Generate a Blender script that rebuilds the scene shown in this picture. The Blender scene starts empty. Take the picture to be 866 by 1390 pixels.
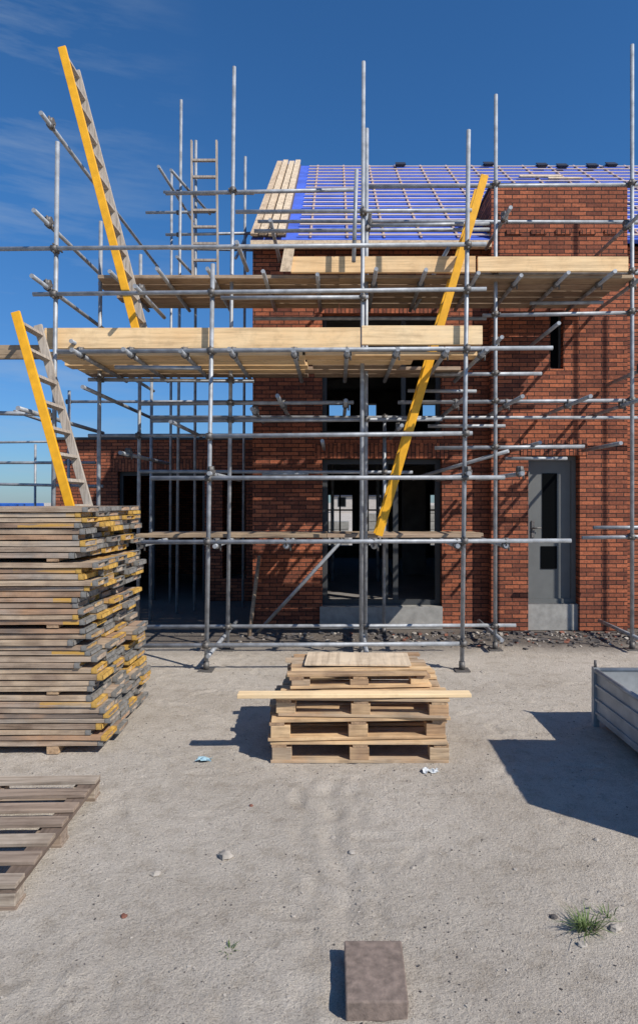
import bpy, math, random
import numpy as np
from mathutils import Vector, Matrix, noise
random.seed(7)
scn=bpy.context.scene
col=scn.collection
F=870.0; VX=455.0; VY=680.0; H=1.75
def P(px,py,Y): return Vector(((px-VX)*Y/F, Y, H-(py-VY)*Y/F))
def PX(px,Y): return (px-VX)*Y/F
def PZ(py,Y): return H-(py-VY)*Y/F
WL={}
# ------------------------------------------------------------ mesh builder
class MB:
    def __init__(s): s.v=[]; s.f=[]; s.sm=[]
    def quad(s,a,b,c,d):
        n=len(s.v); s.v+= [Vector(a),Vector(b),Vector(c),Vector(d)]; s.f.append((n,n+1,n+2,n+3)); s.sm.append(False)
    def hexa(s,p):
        n=len(s.v); s.v+=[Vector(q) for q in p]
        for f in ((0,3,2,1),(4,5,6,7),(0,1,5,4),(1,2,6,5),(2,3,7,6),(3,0,4,7)):
            s.f.append(tuple(n+i for i in f)); s.sm.append(False)
        return s
    def box(s,x0,x1,y0,y1,z0,z1):
        return s.hexa([(x0,y0,z0),(x1,y0,z0),(x1,y1,z0),(x0,y1,z0),(x0,y0,z1),(x1,y0,z1),(x1,y1,z1),(x0,y1,z1)])
    def mbox(s,M,sx,sy,sz):
        p=[M@Vector((a*sx/2,b*sy/2,c*sz/2)) for a,b,c in ((-1,-1,-1),(1,-1,-1),(1,1,-1),(-1,1,-1),(-1,-1,1),(1,-1,1),(1,1,1),(-1,1,1))]
        return s.hexa(p)
    def tube(s,p,q,r,n=12,r2=None):
        p=Vector(p); q=Vector(q); d=(q-p).normalized()
        u=d.orthogonal().normalized(); w=d.cross(u); b=len(s.v); r2=r if r2 is None else r2
        for c,rr in ((p,r),(q,r2)):
            for i in range(n):
                a=2*math.pi*i/n; s.v.append(c+u*(math.cos(a)*rr)+w*(math.sin(a)*rr))
        for i in range(n):
            j=(i+1)%n; s.f.append((b+i,b+j,b+n+j,b+n+i)); s.sm.append(True)
        s.f.append(tuple(b+i for i in reversed(range(n)))); s.sm.append(False)
        s.f.append(tuple(b+n+i for i in range(n))); s.sm.append(False)
        return s
    def build(s,name,mat,parent=None,origin=None,bevel=0):
        if origin is None:
            lo=[min(v[i] for v in s.v) for i in range(3)]; hi=[max(v[i] for v in s.v) for i in range(3)]
            c=Vector(((lo[0]+hi[0])/2,(lo[1]+hi[1])/2,lo[2] if parent is None else (lo[2]+hi[2])/2))
        else: c=Vector(origin)
        me=bpy.data.meshes.new(name); me.from_pydata([tuple(v-c) for v in s.v],[],s.f)
        me.polygons.foreach_set('use_smooth',s.sm); me.update()
        o=bpy.data.objects.new(name,me); col.objects.link(o)
        if mat: me.materials.append(mat)
        if parent is not None:
            o.parent=parent; o.location=c-WL[parent.name]
        else: o.location=c
        WL[o.name]=c
        if bevel:
            m=o.modifiers.new('bevel','BEVEL'); m.width=bevel; m.segments=2; m.limit_method='ANGLE'
        return o
def tag(o,label=None,cat=None,group=None,kind=None):
    if label: o['label']=label
    if cat: o['category']=cat
    if group: o['group']=group
    if kind: o['kind']=kind
    return o
def empty(name,loc,label,cat,group=None):
    o=bpy.data.objects.new(name,None); col.objects.link(o); o.location=loc; o.empty_display_size=.1
    WL[o.name]=Vector(loc); return tag(o,label,cat,group)
# ------------------------------------------------------------ materials
def mat(name):
    m=bpy.data.materials.new(name); m.use_nodes=True; nt=m.node_tree
    return m,nt,nt.nodes['Principled BSDF']
def N(nt,t,**k):
    n=nt.nodes.new(t)
    for a,b in k.items(): setattr(n,a,b)
    return n
def L(nt,a,b): nt.links.new(a,b)
def ramp(nt,stops,src):
    r=N(nt,'ShaderNodeValToRGB'); e=r.color_ramp.elements
    while len(e)<len(stops): e.new(.5)
    for i,(p,c) in enumerate(stops): e[i].position=p; e[i].color=(*c,1)
    L(nt,src,r.inputs[0]); return r.outputs[0]
def mixc(nt,fac,a,b,mode='MIX'):
    m=N(nt,'ShaderNodeMix',data_type='RGBA',blend_type=mode)
    for s,v in ((m.inputs[0],fac),(m.inputs[6],a),(m.inputs[7],b)):
        if isinstance(v,(int,float)): s.default_value=v
        elif isinstance(v,tuple): s.default_value=(*v,1)
        else: L(nt,v,s)
    return m.outputs[2]
def mth(nt,op,a,b=None,c=None):
    m=N(nt,'ShaderNodeMath',operation=op)
    for i,v in enumerate((a,b,c)):
        if v is None: continue
        if isinstance(v,(int,float)): m.inputs[i].default_value=v
        else: L(nt,v,m.inputs[i])
    return m.outputs[0]
def bump(nt,b,h,strength=.4,dist=.01):
    n=N(nt,'ShaderNodeBump'); n.inputs['Strength'].default_value=strength; n.inputs['Distance'].default_value=dist
    L(nt,h,n.inputs['Height']); L(nt,n.outputs[0],b.inputs['Normal'])
def noisen(nt,vec,scale,detail=4,rough=.6):
    n=N(nt,'ShaderNodeTexNoise'); n.inputs['Scale'].default_value=scale; n.inputs['Detail'].default_value=detail
    n.inputs['Roughness'].default_value=rough
    if vec: L(nt,vec,n.inputs['Vector'])
    return n.outputs[0]
def simple(name,c,rough=.7,metal=0,var=.25,scale=12,bumps=.15,spec=None):
    m,nt,b=mat(name); tc=N(nt,'ShaderNodeTexCoord')
    f=noisen(nt,tc.outputs['Object'],scale)
    lo=tuple(x*(1-var) for x in c); hi=tuple(min(1,x*(1+var)) for x in c)
    L(nt,ramp(nt,[(.3,lo),(.7,hi)],f),b.inputs['Base Color'])
    b.inputs['Roughness'].default_value=rough; b.inputs['Metallic'].default_value=metal
    if spec is not None: b.inputs['Specular IOR Level'].default_value=spec
    if bumps: bump(nt,b,f,bumps,.01)
    return m
def wood(name,cols,axis='x',yellow=False,rough=.8,scale=1.0,stain=.85):
    m,nt,b=mat(name); tc=N(nt,'ShaderNodeTexCoord'); oi=N(nt,'ShaderNodeObjectInfo')
    sh=N(nt,'ShaderNodeVectorMath',operation='ADD'); L(nt,tc.outputs['Object'],sh.inputs[0])
    sc=mth(nt,'MULTIPLY',oi.outputs['Random'],37.0); cb=N(nt,'ShaderNodeCombineXYZ')
    for i in range(3): L(nt,sc,cb.inputs[i])
    L(nt,cb.outputs[0],sh.inputs[1])
    mp=N(nt,'ShaderNodeMapping'); L(nt,sh.outputs[0],mp.inputs[0])
    s=[30,30,30]; s['xyz'.index(axis)]=1.6; mp.inputs['Scale'].default_value=[a*scale for a in s]
    g=noisen(nt,mp.outputs[0],1.6,6,.65)
    big=noisen(nt,sh.outputs[0],2.2,3)
    n=len(cols)
    r=N(nt,'ShaderNodeValToRGB'); e=r.color_ramp.elements
    while len(e)<n: e.new(.5)
    for i,c in enumerate(cols): e[i].position=i/(n-1); e[i].color=(*c,1)
    f=mth(nt,'ADD',mth(nt,'MULTIPLY',oi.outputs['Random'],.85),mth(nt,'MULTIPLY',mth(nt,'SUBTRACT',big,.35),.7))
    L(nt,f,r.inputs[0])
    dark=ramp(nt,[(.28,(.36,.32,.29)),(.55,(1,1,1)),(.8,(1.18,1.14,1.08))],g)
    c=mixc(nt,stain,r.outputs[0],dark,'MULTIPLY')
    blot=ramp(nt,[(.36,(.66,.64,.62)),(.5,(1,1,1))],noisen(nt,sh.outputs[0],5.5,5,.7))
    c=mixc(nt,.55*min(1,stain+.15),c,blot,'MULTIPLY')
    if yellow:
        sp=N(nt,'ShaderNodeSeparateXYZ'); L(nt,tc.outputs['Object'],sp.inputs[0])
        th=mth(nt,'MULTIPLY',mth(nt,'FRACT',mth(nt,'MULTIPLY',oi.outputs['Random'],7.31)),-.5)
        on=mth(nt,'GREATER_THAN',sp.outputs[0],th)
        on2=mth(nt,'GREATER_THAN',mth(nt,'FRACT',mth(nt,'MULTIPLY',oi.outputs['Random'],13.7)),.76)
        wr=ramp(nt,[(.44,(0,0,0)),(.6,(1,1,1))],noisen(nt,mp.outputs[0],1.1,5,.7))
        k=mth(nt,'MULTIPLY',mth(nt,'MULTIPLY',on,on2),wr)
        c=mixc(nt,mth(nt,'MULTIPLY',k,.8),c,(.60,.33,.04))
    L(nt,c,b.inputs['Base Color']); b.inputs['Roughness'].default_value=rough
    bump(nt,b,g,.45,.005); return m
old=[(.42,.27,.165),(.46,.36,.265),(.27,.19,.135),(.54,.41,.28),(.37,.315,.26),(.46,.28,.165),(.22,.17,.135)]
M_board=wood('weathered_board',old,'x',True)
M_deck=wood('deck_board',[(.34,.23,.145),(.43,.32,.22),(.25,.18,.12),(.46,.34,.21)],'x')
M_new=wood('new_timber',[(.86,.58,.29),(.92,.69,.40),(.80,.50,.23)],'x',scale=.6,stain=.55)
M_palx=wood('pallet_wood_x',[(.66,.40,.19),(.36,.235,.14),(.76,.52,.28),(.46,.35,.24),(.60,.34,.155)],'x')
M_paly=wood('pallet_wood_y',[(.50,.32,.17),(.38,.25,.15),(.56,.38,.22)],'y')
M_oldpx=wood('old_pallet_x',[(.35,.27,.20),(.42,.35,.275),(.30,.23,.175),(.38,.28,.205)],'x')
M_oldpy=wood('old_pallet_y',[(.16,.115,.085),(.20,.145,.11)],'y')
M_batten=wood('batten_wood',[(.80,.61,.47),(.86,.70,.55)],'x',scale=.4,stain=.25)
M_cbat=simple('reddish_counter_batten',(.42,.30,.28),.8,0,.2,6,.1)  # reddish brown tone of the counter battens themselves
M_verge=wood('verge_wood',[(.66,.49,.32),(.74,.59,.41),(.56,.41,.27)],'y',scale=.5,stain=.7)
M_greywood=wood('grey_ladder_wood',[(.40,.33,.27),(.48,.42,.35)],'z')
M_yel=simple('yellow_paint',(.82,.40,.012),.5,0,.16,9,.08)
M_steel=simple('galvanised_tube',(.33,.345,.36),.55,.3,.32,9,.05)
M_coup=simple('coupler_steel',(.15,.14,.13),.6,.4,.35,30,.1)
M_band=simple('end_iron',(.24,.23,.21),.65,.25,.45,26,.2)
M_bandy=simple('end_iron_yellow',(.52,.31,.07),.7,.0,.5,26,.2)
M_skip=simple('galvanised_sheet',(.36,.38,.39),.5,.4,.25,5,.03)
M_conc=simple('concrete',(.31,.30,.275),.9,0,.22,8,.2)
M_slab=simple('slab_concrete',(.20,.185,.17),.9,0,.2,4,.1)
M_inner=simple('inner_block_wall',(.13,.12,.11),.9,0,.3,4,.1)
M_grey=simple('grey_door_paint',(.14,.145,.14),.6,0,.08,5,.0,.3)
M_dark=simple('dark_frame_paint',(.055,.058,.06),.5,0,.1,5,.0,.3)
M_mem=simple('blue_membrane',(.06,.125,.56),.7,0,.25,3,.3)
M_tile=simple('dark_tile',(.03,.032,.04),.5,0,.3,10,.1)
M_dirt=simple('dark_rubble',(.095,.085,.08),.9,0,.5,14,.4)
M_plaster=simple('pale_plaster',(.42,.38,.34),.9,0,.1,3,.05)
M_stone=simple('stone_grey',(.38,.34,.29),.9,0,.35,14,.5)
M_red=simple('brick_piece',(.20,.08,.052),.9,0,.4,14,.4)
M_white=simple('white_plastic',(.6,.62,.62),.5,0,.1,20,.2)
M_cyan=simple('pale_blue_plastic',(.34,.50,.56),.5,0,.2,20,.2)
M_tarp=simple('blue_tarp',(.02,.12,.5),.5,0,.2,3,.3)
M_grass=simple('grass_blade',(.11,.16,.045),.7,0,.4,8,.0)
M_paver=simple('paver',(.21,.16,.13),.9,0,.35,26,.5)
mg,ntg,bg=mat('window_glass'); bg.inputs['Base Color'].default_value=(.004,.0045,.005,1); bg.inputs['Roughness'].default_value=.4; bg.inputs['Specular IOR Level'].default_value=.02
def brick(name,swap=False):
    m,nt,b=mat(name); ge=N(nt,'ShaderNodeNewGeometry'); sp=N(nt,'ShaderNodeSeparateXYZ'); L(nt,ge.outputs['Position'],sp.inputs[0])
    u=mth(nt,'ADD',sp.outputs[0],sp.outputs[1]); cb=N(nt,'ShaderNodeCombineXYZ')
    if swap: L(nt,sp.outputs[2],cb.inputs[0]); L(nt,u,cb.inputs[1])
    else: L(nt,u,cb.inputs[0]); L(nt,sp.outputs[2],cb.inputs[1])
    t=N(nt,'ShaderNodeTexBrick'); t.offset=.5; t.inputs['Scale'].default_value=1
    t.inputs['Brick Width'].default_value=.20 if not swap else .21; t.inputs['Row Height'].default_value=.0565
    t.inputs['Mortar Size'].default_value=.0062; t.inputs['Mortar Smooth'].default_value=.2; t.inputs['Bias'].default_value=0
    t.inputs['Color1'].default_value=(.48,.155,.078,1); t.inputs['Color2'].default_value=(.19,.066,.043,1); t.inputs['Mortar'].default_value=(.05,.035,.03,1)
    L(nt,cb.outputs[0],t.inputs['Vector'])
    n1=noisen(nt,ge.outputs['Position'],34,5); n2=noisen(nt,ge.outputs['Position'],1.3,4); n3=noisen(nt,ge.outputs['Position'],9,3)
    c=mixc(nt,.65,t.outputs['Color'],ramp(nt,[(.3,(.5,.48,.48)),(.7,(1.3,1.28,1.2))],n1),'MULTIPLY')
    c=mixc(nt,.6,c,ramp(nt,[(.35,(.7,.68,.68)),(.65,(1.12,1.1,1.08))],n2),'MULTIPLY')
    c=mixc(nt,.5,c,ramp(nt,[(.35,(.72,.76,.80)),(.6,(1.05,1.05,1.05))],n3),'MULTIPLY')
    L(nt,c,b.inputs['Base Color']); b.inputs['Roughness'].default_value=.9; b.inputs['Specular IOR Level'].default_value=.2
    h=mth(nt,'ADD',mth(nt,'MULTIPLY',t.outputs['Fac'],-1.0),mth(nt,'MULTIPLY',n1,.5))
    bump(nt,b,h,.9,.01); return m
M_brick=brick('red_brick'); M_sold=brick('soldier_brick',True)
# ground material
M_ground,nt,b=mat('sandy_ground'); ge=N(nt,'ShaderNodeNewGeometry'); pos=ge.outputs['Position']
n1=noisen(nt,pos,.8,8,.6); n2=noisen(nt,pos,8,8,.7); n3=noisen(nt,pos,170,4,.75); n4=noisen(nt,pos,55,5,.72)
c=ramp(nt,[(.3,(.425,.37,.305)),(.5,(.51,.455,.385)),(.72,(.59,.53,.455))],n1)
c=mixc(nt,.5,c,ramp(nt,[(.36,(.68,.65,.61)),(.5,(1,1,1)),(.68,(1.08,1.08,1.08))],n2),'MULTIPLY')
c=mixc(nt,.65,c,ramp(nt,[(.38,(.45,.43,.41)),(.47,(1,1,1)),(.64,(1.22,1.21,1.19))],n3),'MULTIPLY')
c=mixc(nt,.5,c,ramp(nt,[(.34,(.48,.46,.44)),(.42,(1,1,1)),(.7,(1.1,1.1,1.08))],n4),'MULTIPLY')
vo=N(nt,'ShaderNodeTexVoronoi'); vo.inputs['Scale'].default_value=42; L(nt,pos,vo.inputs['Vector'])
peb=ramp(nt,[(.10,(1,1,1)),(.16,(0,0,0))],vo.outputs['Distance'])
sel_=mth(nt,'GREATER_THAN',noisen(nt,pos,6,3),.56)
c=mixc(nt,mth(nt,'MULTIPLY',mth(nt,'MULTIPLY',peb,sel_),.55),c,(.22,.19,.16))
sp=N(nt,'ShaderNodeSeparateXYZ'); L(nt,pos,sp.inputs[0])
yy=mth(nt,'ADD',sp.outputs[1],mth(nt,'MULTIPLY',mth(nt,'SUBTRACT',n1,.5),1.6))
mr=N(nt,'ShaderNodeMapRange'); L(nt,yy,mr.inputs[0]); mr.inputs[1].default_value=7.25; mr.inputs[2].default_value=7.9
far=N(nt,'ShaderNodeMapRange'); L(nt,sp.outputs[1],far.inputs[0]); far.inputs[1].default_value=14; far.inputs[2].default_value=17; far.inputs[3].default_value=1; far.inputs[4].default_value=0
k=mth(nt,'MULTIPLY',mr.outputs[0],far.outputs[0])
c=mixc(nt,mth(nt,'MULTIPLY',k,.82),c,(.085,.07,.062))  # dark soil by the wall, with scaffold shade painted into the colour
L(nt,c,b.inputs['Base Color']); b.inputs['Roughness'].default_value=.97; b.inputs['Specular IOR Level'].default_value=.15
hh=mth(nt,'ADD',mth(nt,'MULTIPLY',n4,.9),mth(nt,'ADD',mth(nt,'MULTIPLY',n3,.45),mth(nt,'ADD',mth(nt,'MULTIPLY',n2,.8),mth(nt,'MULTIPLY',mth(nt,'MULTIPLY',peb,sel_),.25)))); bump(nt,b,hh,.9,.019)
# ------------------------------------------------------------ ground
xs=[-400,-150,-60,-30,-15,-9,-6,-5]+list(np.arange(-4.2,4.6,.020))+[5,6,8,12,25,60,150,400]
ys=[-60,-20,-5,0,1]+list(np.arange(1.6,7,.018))+list(np.arange(7,10.5,.05))+[11,12,14,17,20,30,50,90,160,300,600]
X,Yg=np.meshgrid(np.array(xs,dtype=float),np.array(ys,dtype=float))
Z=np.zeros_like(X)
rs=np.random.RandomState(3)
near=(X>-4.3)&(X<4.7)&(Yg>1.5)&(Yg<10.6)
def fn(x,y):
    a=noise.noise(Vector((x*.8,y*.8,0)))*.010
    rough=.45+max(0,noise.noise(Vector((x*1.1,y*1.1,40))))*2.6
    bb=noise.noise(Vector((x*6,y*6,3)))*.0035
    c=noise.noise(Vector((x*17,y*17,7)))*.003
    d=noise.noise(Vector((x*43,y*43,9)))*.003
    e=max(0,noise.noise(Vector((x*30,y*30,19)))-.30)*.022
    return a+(bb+c+d+e)*rough
idx=np.argwhere(near)
for i,j in idx: Z[i,j]=fn(X[i,j],Yg[i,j])
for q in range(230):
    fx=rs.uniform(-3.2,3.6); fy=rs.uniform(2,7.4); an=rs.uniform(0,3.14)
    lx,ly=(.11,.045) if q%3 else (.04,.03)
    amp=rs.uniform(.3,1.2)
    sel=(abs(X-fx)<.3)&(abs(Yg-fy)<.3)
    dx=X[sel]-fx; dy=Yg[sel]-fy
    a=(dx*math.cos(an)+dy*math.sin(an))/lx; bq=(-dx*math.sin(an)+dy*math.cos(an))/ly
    r2=(a*a+bq*bq)**1.5
    Z[sel]+= amp*(-.008*np.exp(-r2*1.2)+.004*np.exp(-((np.sqrt(a*a+bq*bq)-1.35)**2)*8))
sel=near&(Yg<4.1)
for tx_,w_,dp_ in ((.02,.05,.014),(.16,.035,.006),(-.14,.03,.005)):
    cx=tx_+.05*np.sin(Yg*3)+.02*np.sin(Yg*11)
    Z[sel]+= (-dp_*np.exp(-((X-cx)/w_)**2))[sel]*(1+.6*np.sin(Yg[sel]*23+X[sel]*9))
Z-=.006
nx=len(xs); ny=len(ys)
me=bpy.data.meshes.new('ground')
V=np.stack([X.ravel(),Yg.ravel(),Z.ravel()],1)
fs=[(j*nx+i,j*nx+i+1,(j+1)*nx+i+1,(j+1)*nx+i) for j in range(ny-1) for i in range(nx-1)]
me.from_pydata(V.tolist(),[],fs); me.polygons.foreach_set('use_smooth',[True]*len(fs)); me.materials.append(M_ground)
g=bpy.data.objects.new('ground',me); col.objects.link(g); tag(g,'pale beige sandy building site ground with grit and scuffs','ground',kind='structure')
xa=np.array(xs,dtype=float); ya=np.array(ys,dtype=float)
def gz(x,y): return float(Z[int(np.abs(ya-y).argmin()),int(np.abs(xa-x).argmin())])
# ------------------------------------------------------------ brick house
YW=8.8; YB=8.62
def wall_grid(mb,u0,u1,z0,z1,holes,w0,w1,axis='x'):
    us=sorted(set([u0,u1]+[h[0] for h in holes]+[h[1] for h in holes])); zs=sorted(set([z0,z1]+[h[2] for h in holes]+[h[3] for h in holes]))
    us=[u for u in us if u0<=u<=u1]; zs=[z for z in zs if z0<=z<=z1]
    def solid(i,j):
        if i<0 or j<0 or i>=len(us)-1 or j>=len(zs)-1: return False
        cu=(us[i]+us[i+1])/2; cz=(zs[j]+zs[j+1])/2
        return not any(h[0]<cu<h[1] and h[2]<cz<h[3] for h in holes)
    def pt(u,w,z): return (u,w,z) if axis=='x' else (w,u,z)
    for i in range(len(us)-1):
        for j in range(len(zs)-1):
            if not solid(i,j): continue
            a,b_,c_,d_=us[i],us[i+1],zs[j],zs[j+1]
            mb.quad(pt(a,w0,c_),pt(b_,w0,c_),pt(b_,w0,d_),pt(a,w0,d_)); mb.quad(pt(b_,w1,c_),pt(a,w1,c_),pt(a,w1,d_),pt(b_,w1,d_))
            if not solid(i-1,j): mb.quad(pt(a,w1,c_),pt(a,w0,c_),pt(a,w0,d_),pt(a,w1,d_))
            if not solid(i+1,j): mb.quad(pt(b_,w0,c_),pt(b_,w1,c_),pt(b_,w1,d_),pt(b_,w0,d_))
            if not solid(i,j-1): mb.quad(pt(a,w1,c_),pt(b_,w1,c_),pt(b_,w0,c_),pt(a,w0,c_))
            if not solid(i,j+1): mb.quad(pt(a,w0,d_),pt(b_,w0,d_),pt(b_,w1,d_),pt(a,w1,d_))
house=empty('brick_house',(0,YW,0),'unfinished red brick house with blue roof membrane behind the scaffold','house')
HL=-1.133; HR=7.0; YR=12.6; YE=16.4; ZE=5.27; ZR=8.35
BX0=2.10; BX1=3.93
OX0,OX1=-.18,1.466
m=MB()
wall_grid(m,HL,BX0,0,ZE-.02,[(OX0,OX1,0,2.336),(OX0,OX1,2.66,4.33)],YW,YW+.3)
wall_grid(m,BX1,HR,0,ZE-.02,[],YW,YW+.3)
m.build('wall',M_brick,house)
DX0,DX1=PX(717,YB),PX(787,YB); DZ=PZ(618,YB)
m=MB(); wall_grid(m,BX0,BX1,0,6.0,[(DX0,DX1,0,DZ),(2.89,3.07,3.53,4.32)],YB,YB+.3)
m.box(BX0,BX0+.25,YB+.302,10.6,4.9,6.0); m.box(BX1-.25,BX1,YB+.302,10.6,4.9,6.0); m.box(BX0+.25,BX1-.25,YB+.302,10.6,5.9,5.98)
m.build('bay_wall',M_brick,house)
MB().box(BX0-.02,BX1+.02,YB-.02,10.62,6.001,6.025).build('bay_coping',M_dark,house)
for gx in (HL,HR):
    s=.25 if gx==HL else -.25; a,b_=sorted((gx,gx+s)); m=MB()
    y0=YW+.302; y1=YE-.3
    def rz(y): return ZE-.05+(ZR-ZE)*(1-abs(y-YR)/(YE-YR)) -.03
    pts=[(y0,0),(y1,0),(y1,rz(y1)),(YR,rz(YR)),(y0,rz(y0))]
    n=len(m.v)
    for xx in (a,b_): m.v+=[Vector((xx,p[0],p[1])) for p in pts]
    m.f.append((n+4,n+3,n+2,n+1,n)); m.f.append((n+5,n+6,n+7,n+8,n+9)); m.sm+=[False,False]
    for i in range(5):
        j=(i+1)%5; m.f.append((n+i,n+j,n+5+j,n+5+i)); m.sm.append(False)
    m.build('gable_wall',M_brick,house)
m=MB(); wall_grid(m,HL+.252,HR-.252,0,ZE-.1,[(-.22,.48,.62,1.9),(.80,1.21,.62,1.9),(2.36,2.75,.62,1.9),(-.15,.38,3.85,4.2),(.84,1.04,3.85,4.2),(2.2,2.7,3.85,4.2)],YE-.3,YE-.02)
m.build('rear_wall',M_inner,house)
m=MB()
for (a,b_) in ((-.22,.48),(.80,1.21),(2.36,2.75)):
    m.box(a+.001,a+.05,YE-.2,YE-.15,.621,1.899); m.box(b_-.05,b_-.001,YE-.2,YE-.15,.621,1.899); m.box(a+.05,b_-.05,YE-.199,YE-.151,1.50,1.54)
m.box(.10,.14,YE-.2,YE-.15,.621,1.899)
m.build('rear_window_frame',M_dark,house)
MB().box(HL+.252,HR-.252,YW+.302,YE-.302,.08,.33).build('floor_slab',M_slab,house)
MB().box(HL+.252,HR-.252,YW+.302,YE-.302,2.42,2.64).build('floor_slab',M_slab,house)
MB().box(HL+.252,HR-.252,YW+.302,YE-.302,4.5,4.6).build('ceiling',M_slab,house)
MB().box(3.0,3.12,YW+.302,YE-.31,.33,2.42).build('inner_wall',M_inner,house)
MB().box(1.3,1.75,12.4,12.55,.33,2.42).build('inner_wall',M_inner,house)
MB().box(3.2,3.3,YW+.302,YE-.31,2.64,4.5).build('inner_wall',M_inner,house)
m=MB()
for x_ in (-.05,.75): m.tube((x_,11.3,.33),(x_,11.3,2.42),.03,8)
m.build('ceiling_prop',M_steel,house)
MB().box(OX0-.03,OX1+.0,YW-.05,YW+.22,0,.30).build('sill',M_conc,house)
for z in (2.336,4.33): MB().box(OX0-.1,OX1+.1,YW-.012,YW+.0-.001,z,z+.21).build('lintel',M_sold,house)
MB().box(DX0-.1,DX1+.1,YB-.012,YB-.001,DZ,DZ+.21).build('lintel',M_sold,house)
m=MB()
for k in range(5): m.box(BX0+.2+k*.33,BX0+.2+k*.33+.21,YB-.015,YB-.001,5.34,5.40)
m.build('brick_band',M_sold,house)
def frame(x0,x1,z0,z1,y,mull,matf,t=.07,name='window',par=None):
    m=MB(); m.box(x0,x0+t,y,y+.08,z0,z1); m.box(x1-t,x1,y,y+.08,z0,z1)
    m.box(x0+t,x1-t,y,y+.08,z1-t,z1); m.box(x0+t,x1-t,y,y+.08,z0,z0+t)
    for q in mull: m.box(q-t/2,q+t/2,y+.002,y+.078,z0+t,z1-t)
    return m.build(name,matf,par or house)
frame(OX0+.003,OX1-.003,.302,2.333,YW+.12,(.70,.84),M_dark,.07,'window_frame')
frame(OX0+.003,OX1-.003,2.663,4.327,YW+.12,(.42,.95),M_dark,.06,'window_frame')
w=frame(2.892,3.068,3.532,4.318,YB+.1,(),M_dark,.03,'window_frame')
MB().box(2.92,3.04,YB+.13,YB+.14,3.56,4.29).build('pane',mg,w)
df=frame(DX0+.003,DX1-.003,.353,DZ-.003,YB+.14,(),M_grey,.06,'door_frame')
d=MB().box(DX0+.065,DX1-.065,YB+.165,YB+.21,.415,DZ-.066).build('door',M_grey,house)
MB().box(DX0+.24,DX0+.44,YB+.155,YB+.164,1.20,2.13).build('pane',mg,d)
MB().box(DX0+.22,DX0+.44,YB+.155,YB+.164,.82,1.13).build('pane',mg,d)
m=MB(); m.box(DX0+.09,DX0+.13,YB+.145,YB+.164,1.25,1.48); m.tube((DX0+.11,YB+.16,1.38),(DX0+.11,YB+.11,1.38),.011,8); m.tube((DX0+.105,YB+.11,1.38),(DX0+.21,YB+.11,1.38),.011,8)
m.build('handle',M_coup,d)
m=MB(); m.box(DX0+.003,DX1-.003,YB+.05,YB+.28,0,.35); m.build('door_sill',M_conc,house)
# roof
run=YR-8.62; sl=Vector((0,run,ZR-ZE)).normalized(); nr=Vector((0,-sl.z,sl.y))
def RP(x,t,h=0):
    p=Vector((x,8.62,ZE))+sl*t+nr*h; return p
SL=math.hypot(run,ZR-ZE)
def slab(m,x0,x1,t0,t1,h0,h1):
    m.hexa([RP(x0,t0,h0),RP(x1,t0,h0),RP(x1,t1,h0),RP(x0,t1,h0),RP(x0,t0,h1),RP(x1,t0,h1),RP(x1,t1,h1),RP(x0,t1,h1)])
m=MB(); slab(m,HL-.0,HR+.06,0,SL,-.05,0)
m.hexa([(HL-.0,YR+.01,ZR-.06),(HR+.06,YR+.01,ZR-.06),(HR+.06,YE+.1,ZE-.16),(HL-.0,YE+.1,ZE-.16),(HL-.0,YR+.01,ZR),(HR+.06,YR+.01,ZR),(HR+.06,YE+.1,ZE-.1),(HL-.0,YE+.1,ZE-.1)])
roof=m.build('roof',M_mem,house)
m=MB(); x=-.35
while x<HR: slab(m,x,x+.03,.05,SL-.03,.001,.022); x+=.50
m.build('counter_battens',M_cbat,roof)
m=MB(); t=.10
while t<SL:
    slab(m,-.50,HR,t,t+.036,.023,.040); t+=.26
m.build('battens',M_batten,roof)
for k in range(4):
    x0=HL+.0+k*.120; m=MB(); slab(m,x0,x0+.095,-.02-.03*(k%2),SL+.02,.05+.02*(k%2),.085+.02*(k%2)); m.build('verge_board',M_verge,roof)
m=MB(); slab(m,HL+.01,-.67,.1,SL-.1,.001,.045); m.build('verge_packing',M_oldpy,roof)
m=MB(); m.box(HL,BX0-.01,8.56,8.64,ZE-.12,ZE-.03); m.build('eaves_board',M_verge,roof)
tiles=[(3.95,.35),(4.32,.42),(4.9,.4),(5.3,.3),(2.95,.25),(1.25,.3)]
tw=['above the middle of the brick bay','just right of the bay middle','third from the right','farthest right in the frame','above the left half of the bay','alone left of the bay']
for k,(x,tt) in enumerate(tiles):
    e=empty('tile_bundle',RP(x,SL-tt,.05),'small dark bundle of roof tiles near the ridge, '+tw[k],'roof tiles','roof tile bundles near the ridge')
    for j in range(3):
        m=MB(); slab(m,x-.09+.02*(j%2),x+.07+.015*j,SL-tt-.10,SL-tt+.09,.044+j*.02,.060+j*.02); m.build('tile',M_tile,e)
for k,(x,tt,w_) in enumerate(((3.7,3.7,.75),(4.1,3.55,.6))):
    m=MB(); slab(m,x-w_/2,x+w_/2,tt,tt+.10,.043,.068); tag(m.build('loose_batten_board',M_verge),'short pale board lying loose on the roof battens, '+('left' if k==0 else 'right')+' one of two','board','loose boards on the roof')
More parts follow.
